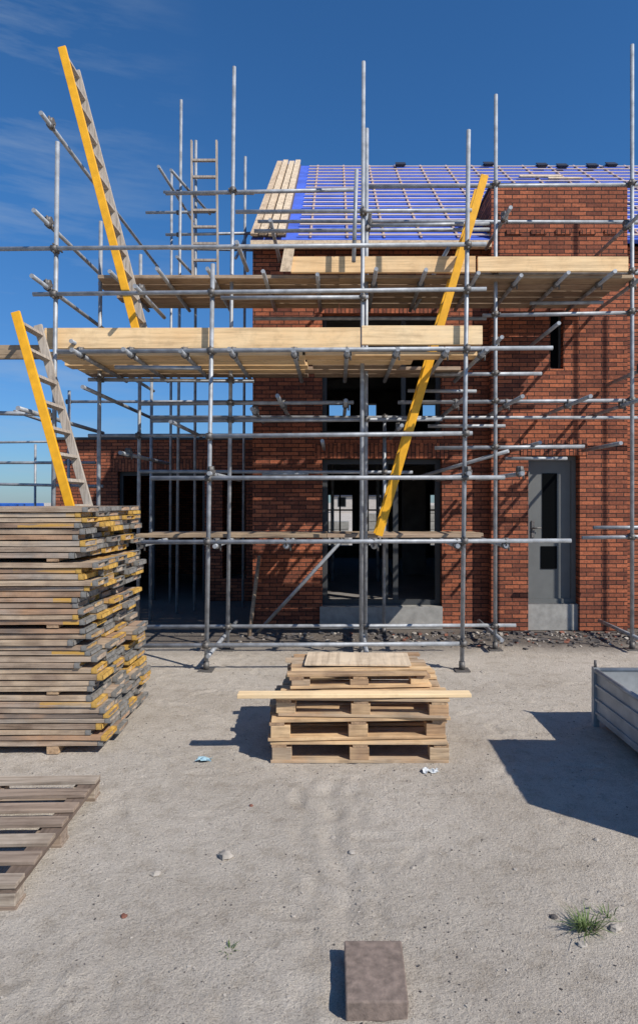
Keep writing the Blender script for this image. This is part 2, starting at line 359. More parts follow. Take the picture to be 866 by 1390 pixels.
# ------------------------------------------------------------ annex
ay=11.2; ax0=PX(75,ay); az=PZ(597,ay)
an=empty('brick_garage',(-3,ay,0),'low flat roofed brick garage with dark openings left of the house','garage')
gx0,gx1=PX(160,ay),PX(278,ay); gt=PZ(640,ay)
m=MB(); wall_grid(m,ax0,HL-.02,0,az,[(gx0,gx1,0,gt),(PX(302,ay),PX(334,ay),.4,gt)],ay,ay+.25); m.box(ax0,ax0+.25,ay+.252,15.5,0,az); m.box(ax0+.252,HL-.02,15.25,15.5,0,az)
m.build('wall',M_brick,an)
MB().box(ax0+.26,HL-.03,ay+.26,15.2,az-.25,az-.02).build('roof',M_slab,an)
MB().box(ax0-.03,HL-.022,ay-.03,ay+.3,az+.001,az+.045).build('roof_edge',M_dark,an)
m=MB(); m.box(gx0,gx0+.06,ay+.1,ay+.16,0,gt); m.box(gx1-.06,gx1,ay+.1,ay+.16,0,gt); m.box(gx0+.06,gx1-.06,ay+.1,ay+.16,gt-.07,gt); m.box(gx0+.55,gx0+.61,ay+.1,ay+.16,0,gt-.07)
m.build('door_frame',M_dark,an)
MB().box(gx0-.08,gx1+.08,ay-.012,ay-.001,gt,gt+.21).build('lintel',M_sold,an)
# ------------------------------------------------------------ scaffold
sc=empty('tube_scaffold',(0,7.2,0),'galvanised steel tube scaffold standing along the front of the brick house','scaffold')
R=.0225
def tube(name,p,q,parent=None):
    return MB().tube(p,q,R,14).build(name,M_steel,parent or sc)
YF,YM,YI,YO=6.62,7.15,7.54,8.4
stds=[(289,358,280,YF),(636,176,627,YF),(78,192,70,YF),(493.5,83,490,YM),(318,90,309,YI),(498,174,496,YI),(673,128,672,YI),(858,60,858,YI),
      (137,300,132,YI),(191,345,187,YO),(522,566,521,YO)]
S=[]
for (tx,ty,bx,Y) in stds:
    top=P(tx,ty,Y); bot=P(bx,VY+H*F/Y,Y); bot.z=.012
    o=tube('standard',bot,top); S.append((bot,top,o))
    m=MB(); m.box(bot.x-.075,bot.x+.075,Y-.075,Y+.075,-.004,.008); m.tube((bot.x,Y,.008),(bot.x,Y,.09),.031,12); m.build('base_plate',M_coup,o)
NC=0
def coupler(p,axis_a,axis_b,parent):
    global NC
    NC+=1
    a=Vector(axis_a).normalized(); b_=Vector(axis_b).normalized(); n=a.cross(b_).normalized()
    m=MB()
    pa=p; m.tube(pa-a*.032,pa+a*.032,.035,10)
    pb=p+n*(.046 if (p+n).y<(p-n).y else -.046)
    m.tube(pb-b_*.032,pb+b_*.032,.035,10)
    m.tube(pa+b_*.038+n*-.02,pa+b_*.038+n*.055,.010,6); m.tube(pb+a*.038-n*.03,pb+a*.038+n*.055,.010,6)
    m.tube(pb-a*.038-n*.03,pb-a*.038+n*.045,.010,6)
    mid=(pa+pb)/2; m.mbox(Matrix.Translation(mid+b_*.03),.034,.034,.034)
    return m.build('coupler',M_coup,parent)
def ledger(x0,x1,y0,y1,Y):
    p=P(x0,y0,Y); q=P(x1,y1,Y); o=tube('ledger',p,q)
    for (b_,t_,so) in S:
        if abs(b_.y-Y)>.1: continue
        k=(p.z+q.z)/2; f=(k-b_.z)/(t_.z-b_.z)
        if not 0<f<1: continue
        x=b_.x+(t_.x-b_.x)*f
        if min(p.x,q.x)-.02<x<max(p.x,q.x)+.02:
            z=p.z+(q.z-p.z)*(x-p.x)/(q.x-p.x)
            coupler(Vector((x,max(Y,b_.y),z)),(0,0,1) if b_.y>Y else (1,0,0),(1,0,0) if b_.y>Y else (0,0,1),o)
    return o
FL,IL,OL=YF-.046,YI+.046,YO-.046
for a in [(-60,660,338,331),(45,660,399,392),(78,750,477,472),(283,641,592,588),(205,685,649,648),(185,775,736,734),(185,632,877,874),(-30,60,560,562)]: ledger(*a,FL)
for a in [(225,480,262,257),(345,665,313,311),(500,866,253,250),(500,665,306,303),(655,862,428,424),(590,735,508,507),(540,905,546,543),
          (590,793,608,606),(205,600,571,569),(190,480,548,546),(180,700,851,849),(790,905,730,728),(120,345,515,517),(640,905,371,369)]: ledger(*a,IL)
for a in [(120,600,591,590),(205,905,566,567),(345,660,432,432),(190,560,640,641),(350,905,300,301)]: ledger(*a,OL)
for a in [(300,500,404,403),(320,640,287,285)]: ledger(*a,YM-.046)
def transom(x,z,y0,y1,dz=0,cy=None):
    o=tube('transom',(x,y0,z),(x,y1,z+dz))
    if cy: coupler(Vector((x,cy,z+dz*(cy-y0)/(y1-y0))),(0,1,0),(1,0,0),o)
    return o
for x in (-2.62,-2.1,-1.55,-1.05,-.42,.12,.62,1.12,1.5): transom(x,3.255,6.33+random.uniform(0,.12),8.05,0,6.6)
for x in (-2.5,-1.95,-1.4,-.8,-.2,.45,1.0,1.6,2.1,2.6,3.1,3.5): transom(x,4.30,7.12+random.uniform(-.12,.12),8.58,0,7.55 if x>0 else None)
for x in (-.62,.12,1.42,2.02,2.75,3.4): transom(x,2.88,7.05+random.uniform(-.2,.2),8.58,.0,7.6)
for x in (-2.0,-1.22,-.5,.4,1.25,1.75): transom(x,1.29,6.45+random.uniform(0,.2),8.6,0,6.6)
for x in (-1.28,1.36,1.9): transom(x,2.03,6.5,8.6,0,6.6)
for x in (-1.3,.33,1.9,3.5): transom(x,.16,6.55 if x<1.5 else 7.3,8.5)
for x,z,y0,y1 in [(-2.93,5.62,6.38,10.6),(-2.95,4.60,6.27,8.9),(-2.96,3.95,6.25,8.2),(-2.97,2.62,6.0,8.2),(-2.72,2.98,6.9,9.6),(-2.72,3.4,6.6,9.6)]: transom(x,z,y0,y1,0,6.6 if y0<6.55 else None)
# short projecting tubes and spare clamps
for x,z,y0,y1,c_ in [(-.95,2.80,7.3,8.55,7.6),(-.15,2.45,7.45,8.7,None),(2.35,2.42,7.35,8.55,None),(3.3,2.42,7.4,8.55,None),(1.9,3.62,7.3,8.6,7.6),(2.55,3.78,7.3,8.55,None),(-2.45,2.30,7.3,9.4,7.6),
                  (-1.8,2.62,7.0,8.6,None),(.75,2.60,7.2,8.7,7.6),(3.62,3.3,7.2,8.55,7.6),(-.75,5.0,7.4,8.7,None),(.4,5.05,7.3,8.6,7.6),(2.0,5.1,7.3,8.5,7.6),(3.45,5.0,7.2,8.5,7.6),(-2.0,3.9,6.4,7.5,6.6),(-1.0,4.38,6.5,7.3,None)]: transom(x,z,y0,y1,0,c_)
for x0_,x1_,z,y in [(-2.3,-1.4,3.15,6.7),(.9,1.75,3.12,7.95),(-1.0,-.3,4.2,7.7),(2.4,3.3,4.19,7.9),(1.2,2.2,2.72,8.3),(2.2,3.0,2.30,8.3),(-.95,-.35,2.1,8.35),(3.2,4.1,1.42,7.95)]:
    tube('ledger',(x0_,y,z),(x1_,y,z+random.uniform(-.01,.02)))
tube('standard',P(484,230,7.1),P(480,355,7.1))
tube('brace',P(690,612,7.5),P(560,650,8.4)); tube('brace',(-1.0,8.3,.05),(.1,7.6,1.3)); tube('brace',P(562,420,8.3),P(612,330,7.6))
tube('standard',(4.55,7.54,0),(4.55,7.54,7.0)); tube('standard',(5.6,7.0,0),(5.6,7.0,6.5))
print('COUPLERS',NC)
# gable side scaffold
s2=empty('gable_scaffold',(-2.2,10,0),'second smaller tube scaffold along the left gable of the house behind','scaffold')
def t2(n,p,q): return MB().tube(p,q,R,10).build(n,M_steel,s2)
for (tx,ty,bx,Y) in [(246,135,240,10.0),(333,212,330,10.6),(233,232,231,11.0),(206,505,204,9.4),(94,530,92,9.6),(48,603,47,12.0),(266,190,264,10.2)]:
    b_=P(bx,VY+H*F/Y,Y); b_.z=.0; t2('standard',b_,P(tx,ty,Y))
for (x0,x1,y0,y1,Y) in [(198,292,288,287,10.05),(222,345,260,262,10.05),(225,345,318,316,10.05),(232,345,337,339,10.6),(-60,130,628,628,9.65),(-60,140,656,660,9.65),(90,345,545,545,9.65),(-60,110,601,599,12.0)]:
    o=t2('ledger',P(x0,y0,Y),P(x1,y1,Y))
    for (tx,ty,bx,Ys) in [(246,135,240,10.0),(333,212,330,10.6),(94,530,92,9.6)]:
        if abs(Ys-Y)<.1 and x0<tx<x1: MB().tube(P((tx+bx)/2-3,y0,Y),P((tx+bx)/2+3,y0,Y),.038,8).build('coupler',M_coup,o)
for (a,b_) in [((215,225,9.2),(262,300,11.2)),((232,230,9.4),(285,290,11.4)),((320,350,9.6),(335,318,11.2)),((20,558,9.0),(75,577,11.0)),((240,348,9.2),(262,372,10.6))]:
    t2('transom',P(*a),P(*b_))
# ------------------------------------------------------------ boards
units=['','first','second','third','fourth','fifth','sixth','seventh','eighth','ninth']
ordw=['lowest','second','third','fourth','fifth','sixth','seventh','eighth','ninth','tenth','eleventh','twelfth','thirteenth','fourteenth','fifteenth','sixteenth','seventeenth','eighteenth','nineteenth','twentieth']+['twenty-'+u for u in units[1:]]+['thirtieth']+['thirty-'+u for u in units[1:]]+['fortieth']
colw=['front','second','middle','fourth','rear']
base_meshes={}
def ragged_board(Ln,T,var):
    rr=random.Random(var); m=MB(); K=6; W=.205
    ys_=[-W/2+W*i/K for i in range(K+1)]
    ends=[-.006*(rr.random()) for _ in ys_]
    if var%3==1: ends[0]=-.04; ends[1]=-.015
    if var%3==2: ends[-1]=-.045; ends[-2]=-.014; ends[2]=-.016
    # gentle warp along the length
    NX=8; wv=[0]*(NX+1)
    for i in range(1,NX): wv[i]=rr.uniform(-.0028,.0028)
    def xz(i,e): return (-Ln+(e+Ln)*i/NX)
    for s_ in range(NX):
        for i in range(K):
            a0,a1=xz(s_,ends[i]),xz(s_+1,ends[i]); b0,b1=xz(s_,ends[i+1]),xz(s_+1,ends[i+1]); w0,w1=wv[s_],wv[s_+1]
            y0,y1=ys_[i],ys_[i+1]
            m.quad((a0,y0,T+w0),(a1,y0,T+w1),(b1,y1,T+w1),(b0,y1,T+w0)); m.quad((a0,y0,w0),(b0,y1,w0),(b1,y1,w1),(a1,y0,w1))
            if i==0: m.quad((a0,y0,w0),(a1,y0,w1),(a1,y0,T+w1),(a0,y0,T+w0))
            if i==K-1: m.quad((b0,y1,w0),(b0,y1,T+w0),(b1,y1,T+w1),(b1,y1,w1))
            if s_==NX-1: m.quad((a1,y0,w1),(b1,y1,w1),(b1,y1,T+w1),(a1,y0,T+w1))
            if s_==0: m.quad((a0,y0,w0),(a0,y0,T+w0),(b0,y1,T+w0),(b0,y1,w0))
    return m
def stack_board(loc,rz,label,group,yel,var,T):
    Ln=2.9; key=(var,T)
    if key not in base_meshes:
        o=ragged_board(Ln,T,var).build('scaffold_board',M_board,None,origin=(0,0,0))
        m=MB(); e=-.006; w=.016
        m.box(-w-.02,e+.008,-.1045,.1045,T-.001,T+.0022); m.box(-w-.02,e+.008,-.1045,.1045,-.0022,.001); m.box(-w-.02,e+.008,-.1055,-.1020,.0012,T-.0012); m.box(-w-.02,e+.008,.1020,.1055,.0012,T-.0012)
        if var%3==0: m.box(.0055,.0085,-.1015,.1015,.0012,T-.0012)
        b1=m.build('end_band',M_band,o,origin=(0,0,0)); me2=b1.data.copy(); me2.materials[0]=M_bandy
        base_meshes[key]=(o,b1,b1.data,me2); first=True
    else: first=False
    o0,b0,ma,mb_=base_meshes[key]
    if first: o,b_=o0,b0
    else:
        o=o0.copy(); col.objects.link(o); b_=b0.copy(); col.objects.link(b_); b_.parent=o
    b_.data=mb_ if yel else ma
    b_['label']='faded yellow end band' if yel else 'dull grey metal end band'
    o.location=loc; o.rotation_euler=(0,0,rz); tag(o,label,'board',group); return o
z=.06; TOP=1.715
bund=[(9,-1.585,-.008),(11,-1.70,.002),(11,-1.735,.004),(9,-1.77,.010)]
nlay=sum(b[0] for b in bund)
Ts=[random.choice((.027,.031,.035)) for _ in range(nlay)]
avail=TOP-z-3*.024; gap=(avail-sum(Ts))/nlay
Lr=0; tops=[]
for bi,(cnt,bx,sk_) in enumerate(bund):
    tops.append(z); lo_=0
    for q in range(cnt):
        if random.random()<.5: lo_=random.uniform(-.05,.045)
        T=Ts[Lr]
        for c_ in range(5):
            x=bx+lo_-(.004*q if bi==0 else 0)+random.uniform(-.035,.03)+sk_*c_+(random.uniform(-.09,.07) if random.random()<.25 else 0); yv=4.52+c_*.235+random.uniform(-.014,.014)
            stack_board((x,yv,z),random.uniform(-.014,.014),'weathered scaffold board in the tall stack, %s row, %s layer counted from the ground'%(colw[c_],ordw[Lr]),'scaffold boards in the tall stack',random.random()<.25,random.randrange(9),T)
        z+=T+max(.003,gap); Lr+=1
    z+=.024
print('STACKTOP',z,Lr,gap)
for bi,zz in enumerate(tops):
    hb=.055 if bi==0 else .020
    for k,xx in enumerate((-1.95,-3.4)):
        o=MB().box(xx-.04,xx+.04,4.42,5.62,zz-hb-.003,zz-.004).build('bearer',M_paly)
        tag(o,'timber bearer under the %s bundle of the board stack, %s end'%(['lowest','second','third','top'][bi],'right' if k==0 else 'left'),'timber','bearers between the board bundles')
# ------------------------------------------------------------ decks
def deck_board(x0,x1,y,z,label,group,matx=None,W=.21,T=.042,rz=0):
    Ln=round(x1-x0,3)
    o=MB().box(-Ln,0,-W/2,W/2,0,T).build('scaffold_board',matx or M_deck,None,origin=(0,0,0),bevel=.004)
    o.location=(x1,y,z); o.rotation_euler=(0,0,rz); tag(o,label,'board',group); return o
cf=['first','second','third','fourth','fifth']
for c_ in range(5):
    y=7.52+c_*.235 if c_<4 else 8.47
    for k,(a,b_) in enumerate(((-2.72,.05),(.07,3.42))):
        deck_board(a+random.uniform(-.12,.08),b_+(random.uniform(-.12,.10) if k else 0),y,4.326+random.uniform(0,.004),'brown scaffold board of the upper deck, %s half, %s row from the front'%(('left','right')[k],cf[c_]),'boards of the upper deck')
    y=6.86+c_*.245
    for k,(a,b_) in enumerate(((-2.95,-.3),(-.28,1.5))):
        if k==1 and c_ in (1,2): b_=.80
        deck_board(a+random.uniform(-.16,.08),b_+(random.uniform(-.08,.10) if k else random.uniform(-.04,0)),y,3.281+random.uniform(0,.004),'pale scaffold board of the middle deck, %s half, %s row from the front'%(('left','right')[k],cf[c_]),'boards of the middle deck',M_new if (c_<2 or k==0 and c_<4) else M_deck)
for c_ in range(3):
    y=7.68+c_*.245
    for k,(a,b_) in enumerate(((-2.33,-.1),(-.08,1.78))):
        deck_board(a+random.uniform(-.1,.05),b_+(random.uniform(-.1,.1) if k else 0),y,1.316,'worn scaffold board of the lowest deck, %s half, %s row from the front'%(('left','right')[k],cf[c_]),'boards of the lowest deck')
for c_ in range(3): deck_board(-2.6,-1.5,9.6+c_*.24,5.0,'board of the small high deck beside the gable, %s row from the front'%cf[c_],'boards of the small gable deck')
def beam(p,q,h,T,label,g=None,mt=None):
    p=Vector(p); q=Vector(q); m=MB(); m.hexa([(p.x,p.y,p.z),(q.x,p.y,q.z),(q.x,p.y+T,q.z),(p.x,p.y+T,p.z),(p.x,p.y,p.z+h),(q.x,p.y,q.z+h),(q.x,p.y+T,q.z+h),(p.x,p.y+T,p.z+h)])
    o=m.build('toe_board',mt or M_new,None,bevel=.004); return tag(o,label,'board',g)
beam((PX(60,6.69),6.69,3.345),(PX(489,6.69),6.69,3.35),.215,.045,'long pale new timber toe board along the middle deck, left length','toe boards')
beam((PX(491,6.69),6.69,3.385),(PX(655,6.69),6.69,3.385),.20,.045,'pale new timber toe board on the middle deck, shorter right length','toe boards')
beam((PX(395,7.36),7.34,4.37),(PX(645,7.36),7.34,4.375),.185,.045,'pale new timber toe board on the upper deck left of the bay','toe boards')
beam((PX(648,7.36),7.34,4.385),(PX(852,7.36),7.34,4.385),.17,.045,'pale new timber toe board on the upper deck in front of the bay','toe boards')
beam((PX(-60,6.9),6.9,3.28),(PX(62,6.9),6.9,3.285),.15,.045,'brown timber jutting from the left end of the middle deck','toe boards',M_deck)
m=MB(); m.hexa([P(380,368,7.3),P(395,368,7.3),P(395,368,7.33),P(380,368,7.33),P(386,336,7.3),P(400,336,7.3),P(400,336,7.33),P(386,336,7.33)])
tag(m.build('short_board',M_verge),'short whitish board standing upright on the upper deck','board')
m=MB(); a=P(338,862,8.2); b_=P(352,755,8.6); a.z=0
m.tube(a,b_,.025,8); tag(m.build('leaning_prop',M_deck),'thin prop leaning against the wall below the lowest deck','prop')
# ------------------------------------------------------------ ladders
def ladder(p,q,W,label,near_m,far_m,rung_m,name='ladder',grp=None,sw=.085,wdir=(0,1,0),rw=.05):
    p=Vector(p); q=Vector(q); d=(q-p).normalized(); Ln=(q-p).length
    w=Vector(wdir); u=w.cross(d).normalized()
    e=empty(name,p,label,'ladder',grp)
    Rm=Matrix((u,w,d)).transposed().to_4x4()
    def M4(c): return Matrix.Translation(c)@Rm
    m=MB().mbox(M4(p+d*Ln/2),sw,.03,Ln); m.build('stile',near_m,e,bevel=.004)
    m=MB().mbox(M4(p+d*Ln/2+w*W),sw,.03,Ln); m.build('stile',far_m,e,bevel=.004)
    s=.2
    while s<Ln-.08:
        MB().mbox(M4(p+d*s+w*W/2),rw,W-.031,.032).build('rung',rung_m,e); s+=.26
    return e
a=P(193,474,6.86); a.z=3.325; ladder(a,P(84,63,6.86),.38,'tall yellow ladder rising from the middle deck far above the left end',M_yel,M_greywood,M_greywood,grp='yellow ladders')
a=P(166,918,6.1); a.z=.0; a.x=PX(163,6.1); ladder(a,P(21,423,6.1),.46,'yellow ladder at far left, standing behind the board stack',M_yel,M_greywood,M_greywood,grp='yellow ladders',rw=.06)
a=P(514,719,7.2); a.z=1.36; a.y=7.2; ladder(a,P(658,237,7.1),.34,'yellow ladder slanting from the lowest deck up past the roof edge',M_yel,M_yel,M_greywood,grp='yellow ladders')
a=P(262,372,10.0); a.z=5.05; ladder(a,P(260,190,10.0),.39,'upright wooden ladder on the small deck beside the gable',M_greywood,M_greywood,M_greywood,grp=None,sw=.05,wdir=(1,0,0))
# ------------------------------------------------------------ pallets
def pallet(loc,rz,lx,ly,label,group,mx,my,nb=5,hs=1.0,wb=None,skip=(),jit=.015,tilt=.012,t=.019):
    e=empty('wooden_pallet',(0,0,0),label,'pallet',group)
    bh=.084*hs
    for yb in (-1,0,1):
        y=yb*(ly/2-.05); j=random.uniform(-jit,jit)*.6; MB().box(-lx/2+j,lx/2+j,y-.05,y+.05,0,t).build('bottom_board',mx,e,bevel=.002)
        for xb in (-1,0,1):
            x=xb*(lx/2-.07)+random.uniform(-jit,jit)*.5; MB().box(x-.065,x+.065,y-.046,y+.046,t,t+bh).build('block',mx,e,bevel=.003)
    for xb in (-1,0,1):
        x=xb*(lx/2-.052); MB().box(x-.05,x+.05,-ly/2+.003,ly/2-.003,t+bh,2*t+bh).build('stringer_board',my,e)
    w=wb or min(.145,ly/nb*.72)
    for k in range(nb):
        if k in skip: continue
        y=-ly/2+w/2+k*(ly-w)/(nb-1)+random.uniform(-.012,.012)*(0<k<nb-1); j=random.uniform(-jit,jit); tl=random.uniform(-tilt,tilt)
        a0=-lx/2+j; a1=lx/2+j+random.uniform(-jit,jit)*.6; u=random.uniform(0,.006)
        m=MB(); m.hexa([(a0,y-w/2-tl,2*t+bh),(a1,y-w/2+tl,2*t+bh+u),(a1,y+w/2+tl,2*t+bh),(a0,y+w/2-tl,2*t+bh+u),(a0,y-w/2-tl,3*t+bh),(a1,y-w/2+tl,3*t+bh+u),(a1,y+w/2+tl,3*t+bh),(a0,y+w/2-tl,3*t+bh+u)])
        m.build('deck_board',mx,e,bevel=.002)
    e.location=loc; e.rotation_euler=(0,0,rz); return e
g_='pallets piled in the middle of the yard'
pallet((.167,4.68,-.004),.0,1.19,.8,'brown wooden pallet at the bottom of the central pile',g_,M_palx,M_paly)
pallet((.140,4.70,.144),.045,1.2,.8,'brown wooden pallet second from the bottom of the central pile',g_,M_palx,M_paly,jit=.022)
pallet((.190,4.71,.292),-.04,1.15,.8,'brown wooden pallet third from the bottom, with a plank on its front edge',g_,M_palx,M_paly,5,.85,.105,jit=.035,tilt=.02)
pallet((.160,4.82,.431),.055,1.0,.62,'smaller wooden pallet at the top of the central pile',g_,M_palx,M_paly,6,.5,.075,jit=.04,tilt=.02)
m=MB().box(-.42,.36,-.20,.17,0,.012); o=m.build('plywood_sheet',M_verge,None,origin=(0,0,0)); o.location=(.20,4.88,.543); o.rotation_euler=(0,0,-.03)
tag(o,'wide thin pale sheet of board lying on the topmost pallet','board')
m=MB(); m.hexa([(-.655,4.275,.428),(.915,4.30,.428),(.915,4.39,.428),(-.655,4.365,.428),(-.655,4.275,.456),(.915,4.30,.452),(.915,4.39,.452),(-.655,4.365,.456)])
tag(m.build('loose_plank',M_new,None,bevel=.003),'long thin pale plank lying across the front of the pallet pile','plank')
pallet((-1.985,3.27,-.010),.035,1.2,1.10,'weathered grey brown pallet lying flat on the sand at lower left',None,M_oldpx,M_oldpy,7,.7,.092,jit=.0015,tilt=.003)
# ------------------------------------------------------------ skip
sk=empty('steel_skip',(3.0,4.5,0),'low open galvanised steel container at the right edge of the frame','container')
x0,x1,y0,y1,h=2.03,3.9,3.99,5.0,.43
m=MB(); T=.012
m.box(x0,x0+T,y0,y1,.06,h); m.box(x1-T,x1,y0,y1,.06,h); m.box(x0+T,x1-T,y0,y0+T,.06,h); m.box(x0+T,x1-T,y1-T,y1,.06,h); m.box(x0+T,x1-T,y0+T,y1-T,.06,.075)
m.build('body',M_skip,sk)
for zz in (.10,.20,.31): 
    m=MB(); m.box(x0-.016,x0-.001,y0,y1-.031,zz,zz+.018); m.build('rib',M_skip,sk)
for (a,b_) in (((x0-.005,y0,h),(x0-.005,y1,h)),((x0,y1,h),(x1,y1,h)),((x1,y0,h),(x1,y1,h)),((x0,y0,h),(x1,y0,h))): MB().tube(a,b_,.018,10).build('rim',M_skip,sk)
for x in (x0,x1):
    for y in (y0,y1):
        m=MB(); m.box(x-.022,x+.022,y-.022,y+.022,-.01,h+.022); m.build('corner_post',M_skip,sk)
m=MB(); m.tube((x0,y1,h+.02),(x0,y1,h+.075),.012,8); m.build('lug',M_coup,sk)
e=empty('shadow_brick_pack',(2.78,3.3,0),'unseen brick pack added outside the right edge to cast a shadow','bricks')
x,y=2.80,3.22  # brick pack out of view, added for the tall shadow beside the container
MB().box(x-.5,x+.5,y-.52,y+.52,0,.1).build('pallet_base',M_oldpx,e)
MB().box(x-.48,x+.48,y-.50,y+.50,.101,.75).build('brick_layer',M_brick,e); MB().box(x-.47,x+.47,y-.51,y+.49,.752,1.40).build('brick_layer',M_brick,e)
# ------------------------------------------------------------ small things
def stone(x,y,s,label,mm=None,cat='stone',name='stone',flat=.6,grp=None):
    m=MB(); n=0; ph=[]; K=7; seed=random.random()*50
    for i in range(5):
        th=math.pi*(i)/4
        for j in range(K):
            a=2*math.pi*j/K; v=Vector((math.sin(th)*math.cos(a),math.sin(th)*math.sin(a),math.cos(th)))
            r=s*(.8+.45*noise.noise(v*1.7+Vector((seed,0,0)))); ph.append(Vector((v.x*r*1.2,v.y*r,v.z*r*flat)))
    zb=gz(x,y)
    for v in ph: m.v.append(Vector((x,y,zb+s*flat*.3))+v)
    for i in range(4):
        for j in range(K):
            k=(j+1)%K; m.f.append((n+i*K+j,n+(i+1)*K+j,n+(i+1)*K+k,n+i*K+k)); m.sm.append(False)
    o=m.build(name,mm or M_stone); return tag(o,label,cat,grp)
def G(px,py): 
    Y=F*H/(py-VY); return PX(px,Y),Y
for px,py,s,l,mm,c in [(212,1186,.026,'pale grey stone lying on the sand right of the flat pallet',M_stone,'stone'),(306,1163,.042,'flat tan stone on the sand below the pallet pile',M_stone,'stone'),
   (341,1093,.014,'small red brick chip on the sand left of centre',M_red,'brick chip'),(168,1244,.016,'small dark red chip near the lower left corner',M_red,'brick chip'),(752,1245,.02,'dark stone left of the grass tuft',M_dirt,'stone'),
   (835,1262,.03,'grey lump of rubble right of the grass tuft',M_stone,'rubble'),(790,1282,.02,'small brown stone just below the grass tuft',M_stone,'stone'),(478,1157,.022,'stone in the churned track at the centre',M_stone,'stone'),
   (452,1132,.016,'small stone at the upper end of the churned track',M_stone,'stone'),(655,912,.03,'grey stone beside the foot of the right front standard',M_stone,'stone'),(560,1178,.012,'tiny stone on open sand right of the track',M_stone,'stone'),
   (810,1140,.018,'stone at the lower edge of the container shadow',M_stone,'stone'),(398,1240,.012,'tiny pebble left of the paver',M_stone,'stone'),(700,1180,.013,'tiny pebble on open sand at right',M_stone,'stone')]:
    x,y=G(px,py); stone(x,y,s,l,mm,c,'brick_chip' if 'chip' in l else 'stone')
def crumple(px,py,s,l,mm):
    x,y=G(px,py); m=MB(); K=6; zb=gz(x,y)
    for i in range(K):
        for j in range(K):
            m.v.append(Vector((x+(i/(K-1)-.5)*s*2+random.uniform(-.012,.012),y+(j/(K-1)-.5)*s*1.3+random.uniform(-.012,.012),zb+.004+random.uniform(0,.022))))
    for i in range(K-1):
        for j in range(K-1): m.f.append((i*K+j,(i+1)*K+j,(i+1)*K+j+1,i*K+j+1)); m.sm.append(False)
    return tag(m.build('plastic_scrap',mm),l,'litter')
crumple(277,1033,.05,'pale blue scrap of plastic on the sand left of the pallet pile',M_cyan)
crumple(585,1048,.045,'crumpled white plastic scrap below the right end of the pallet pile',M_white)
m=MB(); m.hexa([(.036,2.16,-.01),(.245,2.16,-.01),(.255,2.46,-.01),(.034,2.46,-.01),(.036,2.16,.06),(.248,2.16,.06),(.255,2.46,.062),(.034,2.46,.062)])
tag(m.build('paving_block',M_paver,None,bevel=.006),'brown concrete paving block lying at the bottom edge','paver')
def tuft(px,py,nb,hh_,l,sp_=.035):
    x,y=G(px,py); m=MB(); zb=gz(x,y)-.005
    for i in range(nb):
        a=random.uniform(0,6.28); r=random.uniform(0,sp_); lean=random.uniform(.3,1.9); h_=hh_*random.uniform(.4,1)
        b0=Vector((x+r*1.4*math.cos(a),y+r*math.sin(a),zb)); d=Vector((math.cos(a),math.sin(a),0)); s=Vector((-d.y,d.x,0))*.0024
        p1=b0+d*lean*h_*.4+Vector((0,0,h_*.6)); p2=b0+d*lean*h_+Vector((0,0,h_*.7))
        n=len(m.v); m.v+=[b0-s,b0+s,p1+s*.8,p1-s*.8,p2]; m.f+=[(n,n+1,n+2,n+3),(n+3,n+2,n+4)]; m.sm+=[False,False]
    return tag(m.build('grass_tuft',M_grass),l,'grass')
tuft(795,1262,105,.09,'largest tuft of green grass on the sand at lower right')
tuft(309,1290,14,.035,'tiny grass sprout near the bottom edge left of the paver')
tuft(825,1245,16,.05,'small sparse tuft right behind the largest grass tuft')
def grit(name,n,fx,smin,smax,mm,label,tall=(.4,.8)):
    m=MB()
    for i in range(n):
        x,y=fx(); s=random.uniform(smin,smax)*random.uniform(.5,1); z=gz(x,y) if y<7 else -.006
        Mx=Matrix.Translation((x,y,z+s*.15))@Matrix.Rotation(random.uniform(0,3),4,'Z')@Matrix.Rotation(random.uniform(-.5,.5),4,'X')
        m.mbox(Mx,s*random.uniform(.8,1.5),s,s*random.uniform(*tall))
    return tag(m.build(name,mm),label,'rubble',kind='stuff')
def bandp(): return (random.triangular(-2.4,4.6,3.6),random.triangular(7.5,8.6,8.5))
grit('rubble',170,bandp,.012,.05,M_stone,'broken grey rubble along the foot of the house wall')
grit('brick_rubble',60,lambda:(random.triangular(-.2,4.6,3.6),random.triangular(7.6,8.6,8.5)),.015,.055,M_red,'broken red brick pieces along the foot of the wall')
grit('dark_rubble',480,bandp,.014,.07,M_dirt,'dark debris scattered along the foot of the wall',(.2,.6))
def clus():
    while True:
        Y=random.uniform(2,7.5); x=random.uniform(-.55,.5)*Y
        if noise.noise(Vector((x*1.3,Y*1.3,77)))+random.uniform(-.35,.35)>.02: return (x,Y)
grit('gravel',2400,clus,.003,.011,M_stone,'fine pebbles scattered across the sand')
grit('dark_grit',900,clus,.003,.009,M_dirt,'dark fine grit scattered across the sand')
